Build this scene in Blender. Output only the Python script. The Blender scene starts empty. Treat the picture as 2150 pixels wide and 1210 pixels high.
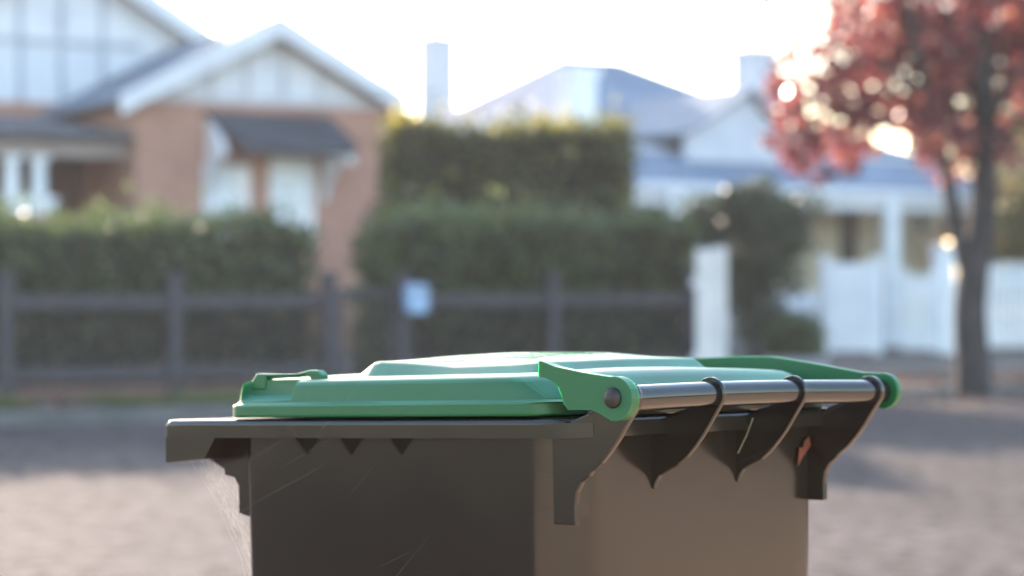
import bpy, bmesh, math, random
import numpy as np
from mathutils import Vector, Matrix
random.seed(4); rng = np.random.default_rng(4)
S = bpy.context.scene
COL = S.collection
R = math.radians

# ------------------------------------------------------------------ camera calibration (metres, y forward)
F, CX, HY, EYE = 4700.0, 1075.0, 590.0, 1.17
def at(px, py, Y):
    return ((px-CX)/F*Y, Y, EYE-(py-HY)/F*Y)

class Lot:
    """a house or fence frame: u along the front, v into the lot, turned by angle a"""
    def __init__(s, x, y, a): s.x, s.y, s.c, s.s, s.a = x, y, math.cos(a), math.sin(a), a
    def w(s, u, v): return (s.x+u*s.c-v*s.s, s.y+u*s.s+v*s.c)
    def U(s, px, v):
        k = (px-CX)/F
        return (k*(s.y+v*s.c)-s.x+v*s.s)/(s.c-k*s.s)
    def Z(s, py, u, v): return EYE-(py-HY)/F*s.w(u, v)[1]

# ------------------------------------------------------------------ objects
def link(o, parent=None):
    COL.objects.link(o)
    if parent: o.parent = parent
    return o
def tag(o, label=None, cat=None, group=None, kind=None):
    if label: o['label'] = label
    if cat: o['category'] = cat
    if group: o['group'] = group
    if kind: o['kind'] = kind
    return o
def thing(name, label, cat, loc=(0, 0, 0), rz=0, group=None):
    o = bpy.data.objects.new(name, None); o.empty_display_size = .1
    o.location = loc; o.rotation_euler = (0, 0, rz)
    return tag(link(o), label, cat, group)
def bevel(o, w, seg=2, ang=35):
    m = o.modifiers.new('bevel', 'BEVEL'); m.width = w; m.segments = seg
    m.limit_method = 'ANGLE'; m.angle_limit = R(ang); m.harden_normals = False
    return o
def smooth(o, ang=40):
    me = o.data
    me.polygons.foreach_set('use_smooth', [True]*len(me.polygons))
    try: me.set_sharp_from_angle(angle=R(ang))
    except Exception: pass
    return o

class MB:
    def __init__(s): s.v, s.f = [], []
    def add(s, vs, fs):
        n = len(s.v); s.v += [tuple(v) for v in vs]; s.f += [tuple(i+n for i in f) for f in fs]; return s
    def box(s, x0, x1, y0, y1, z0, z1):
        return s.add([(x0,y0,z0),(x1,y0,z0),(x1,y1,z0),(x0,y1,z0),(x0,y0,z1),(x1,y0,z1),(x1,y1,z1),(x0,y1,z1)],
                     [(3,2,1,0),(4,5,6,7),(0,1,5,4),(1,2,6,5),(2,3,7,6),(3,0,4,7)])
    def prism(s, poly, off):
        """closed polygon of 3D points pushed by the vector off"""
        n = len(poly); q = [tuple(p[i]+off[i] for i in range(3)) for p in poly]
        fs = [tuple(range(n)), tuple(range(2*n-1, n-1, -1))]
        fs += [(i, i+n, (i+1) % n+n, (i+1) % n) for i in range(n)]
        return s.add(list(poly)+q, fs)
    def loft(s, loops, caps=True, close=True):
        n = len(loops[0]); base = len(s.v)
        for l in loops: s.v += [tuple(p) for p in l]
        for k in range(len(loops)-1):
            for i in range(n if close else n-1):
                j = (i+1) % n
                s.f.append((base+k*n+i, base+k*n+j, base+(k+1)*n+j, base+(k+1)*n+i))
        if caps:
            s.f.append(tuple(base+i for i in range(n-1, -1, -1)))
            s.f.append(tuple(base+(len(loops)-1)*n+i for i in range(n)))
        return s
    def tube(s, pts, rad, n=10, caps=True):
        pts = [Vector(p) for p in pts]
        rad = rad if isinstance(rad, (list, tuple)) else [rad]*len(pts)
        loops = []; up = Vector((0, 0, 1)); prev = None
        for i, p in enumerate(pts):
            d = (pts[min(i+1, len(pts)-1)]-pts[max(i-1, 0)]).normalized()
            if prev is None:
                a = d.cross(up if abs(d.z) < .9 else Vector((1, 0, 0))).normalized()
            else:
                a = (prev-d*prev.dot(d)).normalized()
            prev = a; b = d.cross(a)
            loops.append([tuple(p+(a*math.cos(t)+b*math.sin(t))*rad[i]) for t in [2*math.pi*k/n for k in range(n)]])
        return s.loft(loops, caps)
    def build(s, name, mat, parent=None, fix=True):
        me = bpy.data.meshes.new(name); me.from_pydata(s.v, [], s.f)
        if fix:
            bm = bmesh.new(); bm.from_mesh(me); bmesh.ops.recalc_face_normals(bm, faces=bm.faces); bm.to_mesh(me); bm.free()
        me.materials.append(mat)
        return link(bpy.data.objects.new(name, me), parent)

# ------------------------------------------------------------------ materials
def nodes(name):
    m = bpy.data.materials.new(name); m.use_nodes = True
    nt = m.node_tree; nt.nodes.clear()
    out = nt.nodes.new('ShaderNodeOutputMaterial'); return m, nt, out
def N(nt, t, **kw):
    n = nt.nodes.new(t)
    for k, v in kw.items():
        if hasattr(n, k): setattr(n, k, v)
        else: n.inputs[k.replace('_', ' ')].default_value = v
    return n
def L(nt, a, b): nt.links.new(a, b)
def col(c): return (c[0], c[1], c[2], 1)
def surf(name, c1, c2=None, scale=8, rough=.6, spec=.5, bump=0, bscale=60, stretch=(1, 1, 1), rough2=None, detail=5, contrast=(.35, .65), sss=0, sssr=(1, 1, 1), ssss=.01, metal=0):
    m, nt, out = nodes(name)
    p = N(nt, 'ShaderNodeBsdfPrincipled'); p.inputs['Roughness'].default_value = rough
    p.inputs['Specular IOR Level'].default_value = spec; p.inputs['Metallic'].default_value = metal
    tc = N(nt, 'ShaderNodeTexCoord'); mp = N(nt, 'ShaderNodeMapping'); mp.inputs['Scale'].default_value = stretch
    L(nt, tc.outputs['Object'], mp.inputs['Vector'])
    if c2 is None: c2 = tuple(x*.82 for x in c1)
    no = N(nt, 'ShaderNodeTexNoise', Scale=scale, Detail=detail); L(nt, mp.outputs[0], no.inputs['Vector'])
    rp = N(nt, 'ShaderNodeValToRGB'); rp.color_ramp.elements[0].color = col(c2); rp.color_ramp.elements[1].color = col(c1)
    rp.color_ramp.elements[0].position, rp.color_ramp.elements[1].position = contrast
    L(nt, no.outputs['Fac'], rp.inputs[0]); L(nt, rp.outputs[0], p.inputs['Base Color'])
    if rough2 is not None:
        mr = N(nt, 'ShaderNodeMapRange'); mr.inputs['To Min'].default_value = rough; mr.inputs['To Max'].default_value = rough2
        n3 = N(nt, 'ShaderNodeTexNoise', Scale=scale*2.3, Detail=6); L(nt, mp.outputs[0], n3.inputs['Vector'])
        L(nt, n3.outputs['Fac'], mr.inputs['Value']); L(nt, mr.outputs[0], p.inputs['Roughness'])
    if bump:
        n2 = N(nt, 'ShaderNodeTexNoise', Scale=bscale, Detail=4); L(nt, mp.outputs[0], n2.inputs['Vector'])
        bp = N(nt, 'ShaderNodeBump', Strength=1); bp.inputs['Distance'].default_value = bump
        L(nt, n2.outputs['Fac'], bp.inputs['Height']); L(nt, bp.outputs[0], p.inputs['Normal'])
    if sss:
        p.inputs['Subsurface Weight'].default_value = sss; p.inputs['Subsurface Radius'].default_value = sssr
        p.inputs['Subsurface Scale'].default_value = ssss
    L(nt, p.outputs[0], out.inputs[0]); return m
def leafmat(name, ramp, trans=.45, tcol=None, rough=.45):
    """leaf colour varies from leaf to leaf; thin leaves let light through"""
    m, nt, out = nodes(name)
    g = N(nt, 'ShaderNodeNewGeometry'); rp = N(nt, 'ShaderNodeValToRGB')
    e = rp.color_ramp.elements
    while len(e) < len(ramp): e.new(.5)
    for i, c in enumerate(ramp): e[i].position = i/(len(ramp)-1); e[i].color = col(c)
    L(nt, g.outputs['Random Per Island'], rp.inputs[0])
    tc = N(nt, 'ShaderNodeTexCoord'); nz = N(nt, 'ShaderNodeTexNoise', Scale=1.7, Detail=3); L(nt, tc.outputs['Object'], nz.inputs['Vector'])
    mr = N(nt, 'ShaderNodeMapRange'); mr.inputs['From Min'].default_value = .32; mr.inputs['From Max'].default_value = .68; mr.inputs['To Min'].default_value = .62; mr.inputs['To Max'].default_value = 1.35
    L(nt, nz.outputs['Fac'], mr.inputs['Value'])
    h0 = N(nt, 'ShaderNodeHueSaturation'); L(nt, mr.outputs[0], h0.inputs['Value']); L(nt, rp.outputs[0], h0.inputs['Color']); rp = h0
    p = N(nt, 'ShaderNodeBsdfPrincipled', Roughness=rough); L(nt, rp.outputs[0], p.inputs['Base Color'])
    t = N(nt, 'ShaderNodeBsdfTranslucent')
    hs = N(nt, 'ShaderNodeHueSaturation', Value=1.6, Saturation=1.1); L(nt, rp.outputs[0], hs.inputs['Color']); L(nt, hs.outputs[0], t.inputs['Color'])
    mx = N(nt, 'ShaderNodeMixShader'); mx.inputs[0].default_value = trans
    L(nt, p.outputs[0], mx.inputs[1]); L(nt, t.outputs[0], mx.inputs[2]); L(nt, mx.outputs[0], out.inputs[0]); return m
def brickmat(name, c1, c2, mortar):
    m, nt, out = nodes(name)
    tc = N(nt, 'ShaderNodeTexCoord'); sp = N(nt, 'ShaderNodeSeparateXYZ'); L(nt, tc.outputs['Object'], sp.inputs[0])
    ad = N(nt, 'ShaderNodeMath', operation='ADD'); L(nt, sp.outputs[0], ad.inputs[0]); L(nt, sp.outputs[1], ad.inputs[1])
    cb = N(nt, 'ShaderNodeCombineXYZ'); L(nt, ad.outputs[0], cb.inputs[0]); L(nt, sp.outputs[2], cb.inputs[1])
    b = N(nt, 'ShaderNodeTexBrick'); b.inputs['Color1'].default_value = col(c1); b.inputs['Color2'].default_value = col(c2); b.inputs['Mortar'].default_value = col(mortar)
    b.inputs['Scale'].default_value = 1; b.inputs['Brick Width'].default_value = .24; b.inputs['Row Height'].default_value = .086; b.inputs['Mortar Size'].default_value = .008
    L(nt, cb.outputs[0], b.inputs['Vector'])
    no = N(nt, 'ShaderNodeTexNoise', Scale=1.3, Detail=5); L(nt, tc.outputs['Object'], no.inputs['Vector'])
    mx = N(nt, 'ShaderNodeMix', data_type='RGBA', blend_type='MULTIPLY'); mx.inputs[0].default_value = .35
    L(nt, b.outputs['Color'], mx.inputs[6]); L(nt, no.outputs['Fac'], mx.inputs[7])
    p = N(nt, 'ShaderNodeBsdfPrincipled', Roughness=.85); L(nt, mx.outputs[2], p.inputs['Base Color'])
    bp = N(nt, 'ShaderNodeBump', Strength=.6); bp.inputs['Distance'].default_value = .006; bp.invert = True
    L(nt, b.outputs['Fac'], bp.inputs['Height']); L(nt, bp.outputs[0], p.inputs['Normal'])
    L(nt, p.outputs[0], out.inputs[0]); return m
def roadmat():
    m, nt, out = nodes('chip_seal')
    tc = N(nt, 'ShaderNodeTexCoord')
    n1 = N(nt, 'ShaderNodeTexNoise', Scale=.55, Detail=6); n2 = N(nt, 'ShaderNodeTexNoise', Scale=8, Detail=7)
    vo = N(nt, 'ShaderNodeTexVoronoi', Scale=55); vo2 = N(nt, 'ShaderNodeTexVoronoi', Scale=11)
    for n in (n1, n2, vo, vo2): L(nt, tc.outputs['Object'], n.inputs['Vector'])
    r1 = N(nt, 'ShaderNodeValToRGB'); r1.color_ramp.elements[0].color = col((.066, .058, .058)); r1.color_ramp.elements[1].color = col((.100, .087, .086))
    r1.color_ramp.elements[0].position, r1.color_ramp.elements[1].position = .35, .65
    L(nt, n1.outputs['Fac'], r1.inputs[0])
    r2 = N(nt, 'ShaderNodeValToRGB'); r2.color_ramp.elements[0].color = col((.22, .22, .23)); r2.color_ramp.elements[1].color = col((2.0, 1.9, 1.84))
    r2.color_ramp.elements[0].position, r2.color_ramp.elements[1].position = .3, .7
    L(nt, n2.outputs['Fac'], r2.inputs[0])
    mx = N(nt, 'ShaderNodeMix', data_type='RGBA', blend_type='MULTIPLY'); mx.inputs[0].default_value = 1
    L(nt, r1.outputs[0], mx.inputs[6]); L(nt, r2.outputs[0], mx.inputs[7])
    r3 = N(nt, 'ShaderNodeValToRGB'); r3.color_ramp.elements[0].color = col((.5, .5, .5)); r3.color_ramp.elements[1].color = col((1.5, 1.5, 1.5))
    L(nt, vo.outputs['Color'], r3.inputs[0])
    mx2 = N(nt, 'ShaderNodeMix', data_type='RGBA', blend_type='MULTIPLY'); mx2.inputs[0].default_value = .8
    L(nt, mx.outputs[2], mx2.inputs[6]); L(nt, r3.outputs[0], mx2.inputs[7])
    p = N(nt, 'ShaderNodeBsdfPrincipled', Roughness=.95); p.inputs['Specular IOR Level'].default_value = .1
    L(nt, mx2.outputs[2], p.inputs['Base Color'])
    hm = N(nt, 'ShaderNodeMath', operation='ADD'); L(nt, vo.outputs['Distance'], hm.inputs[0]); L(nt, vo2.outputs['Distance'], hm.inputs[1])
    bp = N(nt, 'ShaderNodeBump', Strength=1); bp.inputs['Distance'].default_value = .012
    L(nt, hm.outputs[0], bp.inputs['Height']); L(nt, bp.outputs[0], p.inputs['Normal'])
    L(nt, p.outputs[0], out.inputs[0]); return m
def roofmat(name, c, rows=3.2):
    m, nt, out = nodes(name)
    tc = N(nt, 'ShaderNodeTexCoord'); w = N(nt, 'ShaderNodeTexWave', Scale=rows, Distortion=.2); w.bands_direction = 'X'
    L(nt, tc.outputs['Object'], w.inputs['Vector'])
    no = N(nt, 'ShaderNodeTexNoise', Scale=1.5, Detail=6); L(nt, tc.outputs['Object'], no.inputs['Vector'])
    rp = N(nt, 'ShaderNodeValToRGB'); rp.color_ramp.elements[0].color = col([x*.75 for x in c]); rp.color_ramp.elements[1].color = col([x*1.15 for x in c])
    rp.color_ramp.elements[0].position, rp.color_ramp.elements[1].position = .3, .7
    L(nt, no.outputs['Fac'], rp.inputs[0])
    p = N(nt, 'ShaderNodeBsdfPrincipled', Roughness=.7); p.inputs['Specular IOR Level'].default_value = .25; L(nt, rp.outputs[0], p.inputs['Base Color'])
    bp = N(nt, 'ShaderNodeBump', Strength=.5); bp.inputs['Distance'].default_value = .02
    L(nt, w.outputs['Fac'], bp.inputs['Height']); L(nt, bp.outputs[0], p.inputs['Normal'])
    L(nt, p.outputs[0], out.inputs[0]); return m
def plasticmat(name, base, scuff, dust, rough, scale, sss=0, sssr=None, scratch=.5, peel=.00003, spec=.5, dusty_sheen=None):
    """moulded plastic: fine grain, drawn-out scratches, a film of dust in patches"""
    m, nt, out = nodes(name)
    tc = N(nt, 'ShaderNodeTexCoord'); p = N(nt, 'ShaderNodeBsdfPrincipled'); p.inputs['Specular IOR Level'].default_value = spec
    acc = None
    def mixc(a, b, fac):
        x = N(nt, 'ShaderNodeMix', data_type='RGBA')
        L(nt, fac, x.inputs[0])
        if isinstance(a, tuple): x.inputs[6].default_value = col(a)
        else: L(nt, a, x.inputs[6])
        x.inputs[7].default_value = col(b); return x.outputs[2]
    def ramp(sock, lo, hi, top=1.0):
        r = N(nt, 'ShaderNodeMapRange'); r.inputs['From Min'].default_value = lo; r.inputs['From Max'].default_value = hi; r.inputs['To Max'].default_value = top
        L(nt, sock, r.inputs['Value']); return r.outputs[0]
    c = base; sc_sum = None
    for ang, th, sc, dens in ((-42, .715, 4.2, 1), (-22, .71, 3.6, 1), (35, .745, 6, 1), (-8, .735, 5, 1)):
        mp = N(nt, 'ShaderNodeMapping', vector_type='TEXTURE'); mp.inputs['Rotation'].default_value = (R(0), R(ang), R(0)); mp.inputs['Scale'].default_value = (1/(sc*.6), 1/(sc*2), 1/(sc*45))
        L(nt, tc.outputs['Object'], mp.inputs['Vector'])
        no = N(nt, 'ShaderNodeTexNoise', Scale=1, Detail=2); L(nt, mp.outputs[0], no.inputs['Vector'])
        f = ramp(no.outputs['Fac'], th, th+.05, scratch)
        c = mixc(c, scuff, f)
    nd = N(nt, 'ShaderNodeTexNoise', Scale=scale, Detail=8); nd.inputs['Roughness'].default_value = .5; L(nt, tc.outputs['Object'], nd.inputs['Vector'])
    c = mixc(c, dust, ramp(nd.outputs['Fac'], .3, .9, .6))
    ns = N(nt, 'ShaderNodeTexVoronoi', Scale=130); L(nt, tc.outputs['Object'], ns.inputs['Vector'])
    inv = N(nt, 'ShaderNodeMath', operation='LESS_THAN'); inv.inputs[1].default_value = .085; L(nt, ns.outputs['Distance'], inv.inputs[0])
    nm = N(nt, 'ShaderNodeTexNoise', Scale=14, Detail=2); L(nt, tc.outputs['Object'], nm.inputs['Vector'])
    mm = N(nt, 'ShaderNodeMath', operation='MULTIPLY'); L(nt, inv.outputs[0], mm.inputs[0]); L(nt, ramp(nm.outputs['Fac'], .52, .62, .7), mm.inputs[1])
    c = mixc(c, tuple(x*.45 for x in base), mm.outputs[0])
    if dusty_sheen:  # paler upward faces: settled dust and sky sheen put into the colour
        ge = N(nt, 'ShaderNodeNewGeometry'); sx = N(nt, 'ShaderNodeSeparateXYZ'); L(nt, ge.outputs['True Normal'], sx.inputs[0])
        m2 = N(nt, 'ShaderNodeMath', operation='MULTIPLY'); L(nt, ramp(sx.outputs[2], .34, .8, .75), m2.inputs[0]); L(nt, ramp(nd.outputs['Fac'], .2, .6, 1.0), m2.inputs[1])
        c = mixc(c, dusty_sheen, m2.outputs[0])
    L(nt, c, p.inputs['Base Color'])
    L(nt, ramp_to(nt, nd.outputs['Fac'], rough[0], rough[1]), p.inputs['Roughness'])
    n2 = N(nt, 'ShaderNodeTexNoise', Scale=420, Detail=2); L(nt, tc.outputs['Object'], n2.inputs['Vector'])
    n4 = N(nt, 'ShaderNodeTexNoise', Scale=9, Detail=2); L(nt, tc.outputs['Object'], n4.inputs['Vector'])
    b1 = N(nt, 'ShaderNodeBump', Strength=1); b1.inputs['Distance'].default_value = peel; L(nt, n2.outputs['Fac'], b1.inputs['Height'])
    b2 = N(nt, 'ShaderNodeBump', Strength=1); b2.inputs['Distance'].default_value = .0008; L(nt, n4.outputs['Fac'], b2.inputs['Height'])
    L(nt, b1.outputs[0], b2.inputs['Normal']); L(nt, b2.outputs[0], p.inputs['Normal'])
    if sss:
        p.inputs['Subsurface Weight'].default_value = sss; p.inputs['Subsurface Radius'].default_value = sssr; p.inputs['Subsurface Scale'].default_value = 1
    L(nt, p.outputs[0], out.inputs[0]); return m
def ramp_to(nt, sock, a, b):
    r = N(nt, 'ShaderNodeMapRange'); r.inputs['From Min'].default_value = .3; r.inputs['From Max'].default_value = .7
    r.inputs['To Min'].default_value = a; r.inputs['To Max'].default_value = b; L(nt, sock, r.inputs['Value']); return r.outputs[0]

M = {}
M['bin'] = plasticmat('bin_plastic', (.0115, .0083, .006), (.06, .054, .048), (.030, .0205, .0135), (.15, .21), 3, scratch=.36, spec=.6)
M['lid'] = plasticmat('lid_plastic', (.005, .098, .026), (.04, .18, .09), (.022, .12, .055), (.34, .52), 7, sss=.6, sssr=(.0012, .012, .003), scratch=.15, spec=.5, dusty_sheen=(.11, .30, .21))
M['bar'] = plasticmat('bar_plastic', (.012, .011, .011), (.05, .045, .04), (.02, .017, .015), (.09, .14), 6, scratch=.5, peel=.00001)
M['pin'] = surf('pin_plastic', (.022, .016, .014), rough=.5, bump=.0006, bscale=300)
M['brick'] = brickmat('orange_brick', (.56, .265, .18), (.47, .21, .14), (.52, .38, .31))
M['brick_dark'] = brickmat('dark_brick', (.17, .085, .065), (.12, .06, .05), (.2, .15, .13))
M['white'] = surf('white_paint', (.82, .82, .83), (.7, .71, .73), 3, .5)
M['white2'] = surf('aged_white_paint', (.74, .74, .76), (.64, .64, .68), 2, .6)
M['trim'] = surf('trim_paint', (.55, .53, .55), (.47, .45, .47), 2, .5)
M['batten'] = surf('grey_batten', (.42, .45, .5), (.36, .38, .43), 2, .6)
M['slate'] = roofmat('grey_roof', (.16, .19, .235))
M['roof_pale'] = roofmat('pale_roof', (.26, .29, .335))
M['roof_blue'] = roofmat('bluish_roof', (.20, .25, .325), 4)
M['dark'] = surf('dark_hood', (.075, .078, .092), (.05, .052, .062), 2, .6)
M['fascia'] = surf('pinkish_fascia', (.40, .33, .31), (.33, .27, .26), 3, .6)
M['cream'] = surf('cream_wall', (.78, .68, .52), (.7, .6, .45), 3, .8)
M['render'] = surf('pale_render', (.52, .47, .47), (.44, .4, .4), 3, .8)
M['door'] = surf('brown_door', (.09, .07, .055), (.06, .045, .04), 4, .5)
M['glass'] = surf('window_glass', (.05, .06, .075), (.03, .035, .05), 2, .08, 1)
M['curtain'] = surf('curtain_cloth', (.9, .9, .9), (.8, .81, .83), 14, .9, stretch=(1, 1, .12))
M['iron'] = surf('fence_paint', (.04, .036, .047), (.03, .027, .035), 6, .55)
M['plate'] = surf('pale_blue_enamel', (.32, .47, .68), (.28, .42, .62), 9, .35)
M['brass'] = surf('polished_latch', (.8, .75, .68), (.75, .7, .62), 9, .12, metal=1)
M['bark'] = surf('tree_bark', (.05, .043, .042), (.025, .022, .022), 9, .9, bump=.01, bscale=14, stretch=(1, 1, .3))
M['earth'] = surf('bare_earth', (.13, .10, .08), (.09, .07, .055), 1.5, .95, bump=.02, bscale=9)
M['path'] = surf('concrete_path', (.30, .27, .255), (.24, .215, .205), 2.2, .9, bump=.004, bscale=40)
M['kerb'] = surf('kerb_concrete', (.15, .14, .135), (.11, .105, .10), 3, .9, bump=.005, bscale=30)
M['chimney'] = surf('chimney_render', (.62, .62, .66), (.55, .55, .6), 4, .85)
M['chimney_white'] = surf('white_chimney', (.90, .89, .88), (.86, .85, .84), 4, .8)
M['road'] = roadmat()
M['bounce'] = surf('warm_bounce_ground', (.74, .48, .30), (.58, .38, .23), 1.2, .9, bump=.01, bscale=30)  # made pale and warm so this unseen ground brightens the bin's back panel
M['hedge'] = leafmat('hedge_leaf', [(.042, .062, .026), (.07, .10, .042), (.10, .135, .052), (.15, .165, .07)], .35)
M['hedge_core'] = surf('hedge_twigs', (.028, .032, .02), (.016, .018, .013), 5, .95)
M['tall_hedge'] = leafmat('tall_hedge_leaf', [(.034, .042, .022), (.055, .07, .034), (.085, .10, .038), (.22, .19, .05)], .5)
M['sunlit'] = leafmat('sunlit_leaf', [(.16, .17, .035), (.3, .26, .05), (.38, .27, .07)], .6)  # sunlit yellow of the hedge top put into the leaf colour
M['bush'] = leafmat('bush_leaf', [(.035, .05, .034), (.06, .08, .05), (.09, .11, .065)], .3)
M['red'] = leafmat('red_leaf', [(.085, .030, .05), (.16, .045, .06), (.33, .095, .088), (.46, .2, .145), (.11, .042, .068)], .45, rough=.33)
M['yellow'] = leafmat('yellow_leaf', [(.10, .085, .025), (.17, .13, .035), (.085, .095, .03), (.2, .13, .04)], .25)
M['green'] = leafmat('green_leaf', [(.035, .05, .025), (.06, .08, .035), (.09, .11, .05)], .4)
M['grass'] = leafmat('grass_blade', [(.08, .11, .03), (.13, .15, .05), (.19, .18, .07)], .35)
M['litter'] = leafmat('fallen_leaf', [(.20, .10, .05), (.30, .16, .08), (.14, .07, .05), (.34, .2, .12)], .2)
M['scrap'] = surf('orange_leaf', (.22, .062, .035), (.15, .045, .025), 60, .7)
M['straw'] = surf('dry_straw', (.38, .30, .2), (.3, .23, .15), 30, .8)
m, nt, out = nodes('spider_silk')
d = N(nt, 'ShaderNodeBsdfPrincipled', Roughness=.4); d.inputs['Base Color'].default_value = (.8, .78, .75, 1); t = N(nt, 'ShaderNodeBsdfTranslucent'); t.inputs['Color'].default_value = (.8, .78, .75, 1)
x = N(nt, 'ShaderNodeMixShader'); L(nt, d.outputs[0], x.inputs[1]); L(nt, t.outputs[0], x.inputs[2]); L(nt, x.outputs[0], out.inputs[0]); M['silk'] = m

# ------------------------------------------------------------------ foliage
def leaves(name, pts, size, mat, parent=None, core=None, flat=0.0, aspect=.55, up=False):
    """pts (n,3): one four-cornered leaf at each; core: (verts, faces) of a solid mesh kept in the same object"""
    n = len(pts); pts = np.asarray(pts, float)
    nrm = rng.normal(size=(n, 3)); nrm[:, 2] += flat; nrm /= np.linalg.norm(nrm, axis=1)[:, None]
    a = rng.normal(size=(n, 3))
    if up: a = np.tile([0, 0, 1.], (n, 1))+rng.normal(size=(n, 3))*.35
    a -= nrm*(a*nrm).sum(1)[:, None]; a /= np.linalg.norm(a, axis=1)[:, None]
    b = np.cross(nrm, a); sz = size*rng.uniform(.6, 1.35, n)[:, None]
    a = a*sz; b = b*sz*aspect
    V = np.stack([pts-a, pts-a*.1+b, pts+a, pts-a*.1-b], 1).reshape(-1, 3)
    me = bpy.data.meshes.new(name)
    cv, cf = core if core else ([], [])
    Vall = np.concatenate([V, np.asarray(cv, float).reshape(-1, 3)]) if len(cv) else V
    me.vertices.add(len(Vall)); me.vertices.foreach_set('co', Vall.ravel())
    loops = np.concatenate([np.arange(4*n), np.array([i+4*n for f in cf for i in f], int)]) if len(cf) else np.arange(4*n)
    np_ = n+len(cf)
    starts = np.arange(np_)*4
    me.loops.add(len(loops)); me.loops.foreach_set('vertex_index', loops.astype(np.int32))
    me.polygons.add(np_); me.polygons.foreach_set('loop_start', starts.astype(np.int32))
    me.materials.append(mat)
    if len(cf):
        me.materials.append(M['hedge_core'])
        me.polygons.foreach_set('material_index', np.concatenate([np.zeros(n, int), np.ones(len(cf), int)]).astype(np.int32))
    me.update(calc_edges=True); me.validate()
    return link(bpy.data.objects.new(name, me), parent)

def hedge(name, label, lot, u0, u1, v0, v1, z0, z1, n, size, mat, group=None, rough=.06, cat='hedge'):
    """a clipped hedge: twiggy core and a thick coat of leaves over every face"""
    uc, vc = (u0+u1)/2, (v0+v1)/2; wx, wy = lot.w(uc, vc)
    t = thing(name, label, cat, (wx, wy, z0), lot.a, group)
    hu, hv, h = (u1-u0)/2, (v1-v0)/2, z1-z0
    areas = np.array([2*hu*h, 2*hu*h, 2*hv*h, 2*hv*h, 4*hu*hv]); pr = areas/areas.sum()
    face = rng.choice(5, n, p=pr); r1, r2 = rng.uniform(-1, 1, n), rng.uniform(-1, 1, n); zz = rng.uniform(.0, 1, n)*h
    P = np.zeros((n, 3))
    for k, (fx, fy, fz) in enumerate(((r1*hu, -hv+0*r1, zz), (r1*hu, hv+0*r1, zz), (-hu+0*r1, r1*hv, zz), (hu+0*r1, r1*hv, zz), (r1*hu, r2*hv, h+0*r1))):
        s = face == k; P[s] = np.stack([fx, fy, fz], 1)[s]
    ns = n//14                                            # stray shoots standing out of the clipped top
    sh = np.stack([rng.uniform(-hu, hu, ns), rng.uniform(-hv, hv, ns), h+rng.exponential(.06, ns)*(1+.8*np.sin(rng.uniform(-hu, hu, ns)*3))], 1)
    sh[:, 2] += .05*np.sin(sh[:, 0]*4+1)
    P[:ns] = sh
    wob = .055*np.sin(P[:, 0]*2.3+P[:, 2]*1.7)+.05*np.sin(P[:, 0]*5.1+1)
    P += rng.normal(size=(n, 3))*rough; P[:, 2] += wob*.6*(P[:, 2]/h); P[:, 1] += wob*np.sign(P[:, 1])*.7
    P[:, 2] = np.maximum(P[:, 2], .02)
    q = .09
    core = ([(-hu+q, -hv+q, 0), (hu-q, -hv+q, 0), (hu-q, hv-q, 0), (-hu+q, hv-q, 0), (-hu+q, -hv+q, h-q), (hu-q, -hv+q, h-q), (hu-q, hv-q, h-q), (-hu+q, hv-q, h-q)],
            [(4*n+i for i in f) and f for f in [(3,2,1,0),(4,5,6,7),(0,1,5,4),(1,2,6,5),(2,3,7,6),(3,0,4,7)]])
    leaves('foliage', P, size, mat, t, core)
    return t
def blob_pts(blobs, per_m3, minn=60):
    """leaf positions in a set of uneven clumps (x, y, z, r)"""
    out = []
    for (x, y, z, r) in blobs:
        n = max(minn, int(per_m3*4.19*r**3))
        d = rng.normal(size=(n, 3)); d /= np.linalg.norm(d, axis=1)[:, None]
        rr = r*rng.uniform(.15, 1, n)**.5
        k = rng.uniform(.75, 1.2, 3)
        out.append(np.array([x, y, z])+d*rr[:, None]*k)
    return np.concatenate(out)

# ------------------------------------------------------------------ the setting
GZ = .12                                     # level of the lots, a kerb above the road
K = Lot(-3.75, 18.0, R(27))                  # kerb line
def sheet(name, poly, mat, kind='structure', z=None):
    o = MB().add([(p[0], p[1], p[2] if z is None else z) for p in poly], [tuple(range(len(poly)))]).build(name, mat, fix=False)
    return tag(o, kind=kind)
sheet('ground', [(-150, -90, -.01), (150, -90, -.01), (150, 210, -.01), (-150, 210, -.01)], M['earth'])
A, B = K.w(-80, 0), K.w(110, 0); A0, B0 = K.w(-80, -60), K.w(110, -60)
sheet('road', [(A0[0], A0[1]), (B0[0], B0[1]), (B[0], B[1]), (A[0], A[1])], M['road'], z=0)
A1, B1 = K.w(-80, .16), K.w(110, .16); A2, B2 = K.w(-80, 110), K.w(110, 110)
sheet('garden_ground', [(A1[0], A1[1]), (B1[0], B1[1]), (B2[0], B2[1]), (A2[0], A2[1])], M['earth'], z=GZ-.004)
k = MB()
k.prism([A+(0.0,), A1+(0.0,), A1+(GZ,), (A[0]*.8+A1[0]*.2, A[1]*.8+A1[1]*.2, GZ), (A[0], A[1], GZ-.03)], (B[0]-A[0], B[1]-A[1], 0))
tag(k.build('kerb', M['kerb']), kind='structure')
P0, P1, P2, P3 = K.w(-80, .9), K.w(9.2, .9), K.w(9.2, 1.25), K.w(-80, 1.25)
sheet('footpath', [P0, P1, P2, P3], M['path'], z=GZ)
sheet('unseen_bounce_ground', [(-14, -25), (40, -25), (40, 7.4), (3.4, 7.4), (-1.2, 1.2), (-14, -7)], M['bounce'], z=.004)  # unseen ground, added and shaped to reflect warm light onto the bin
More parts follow.
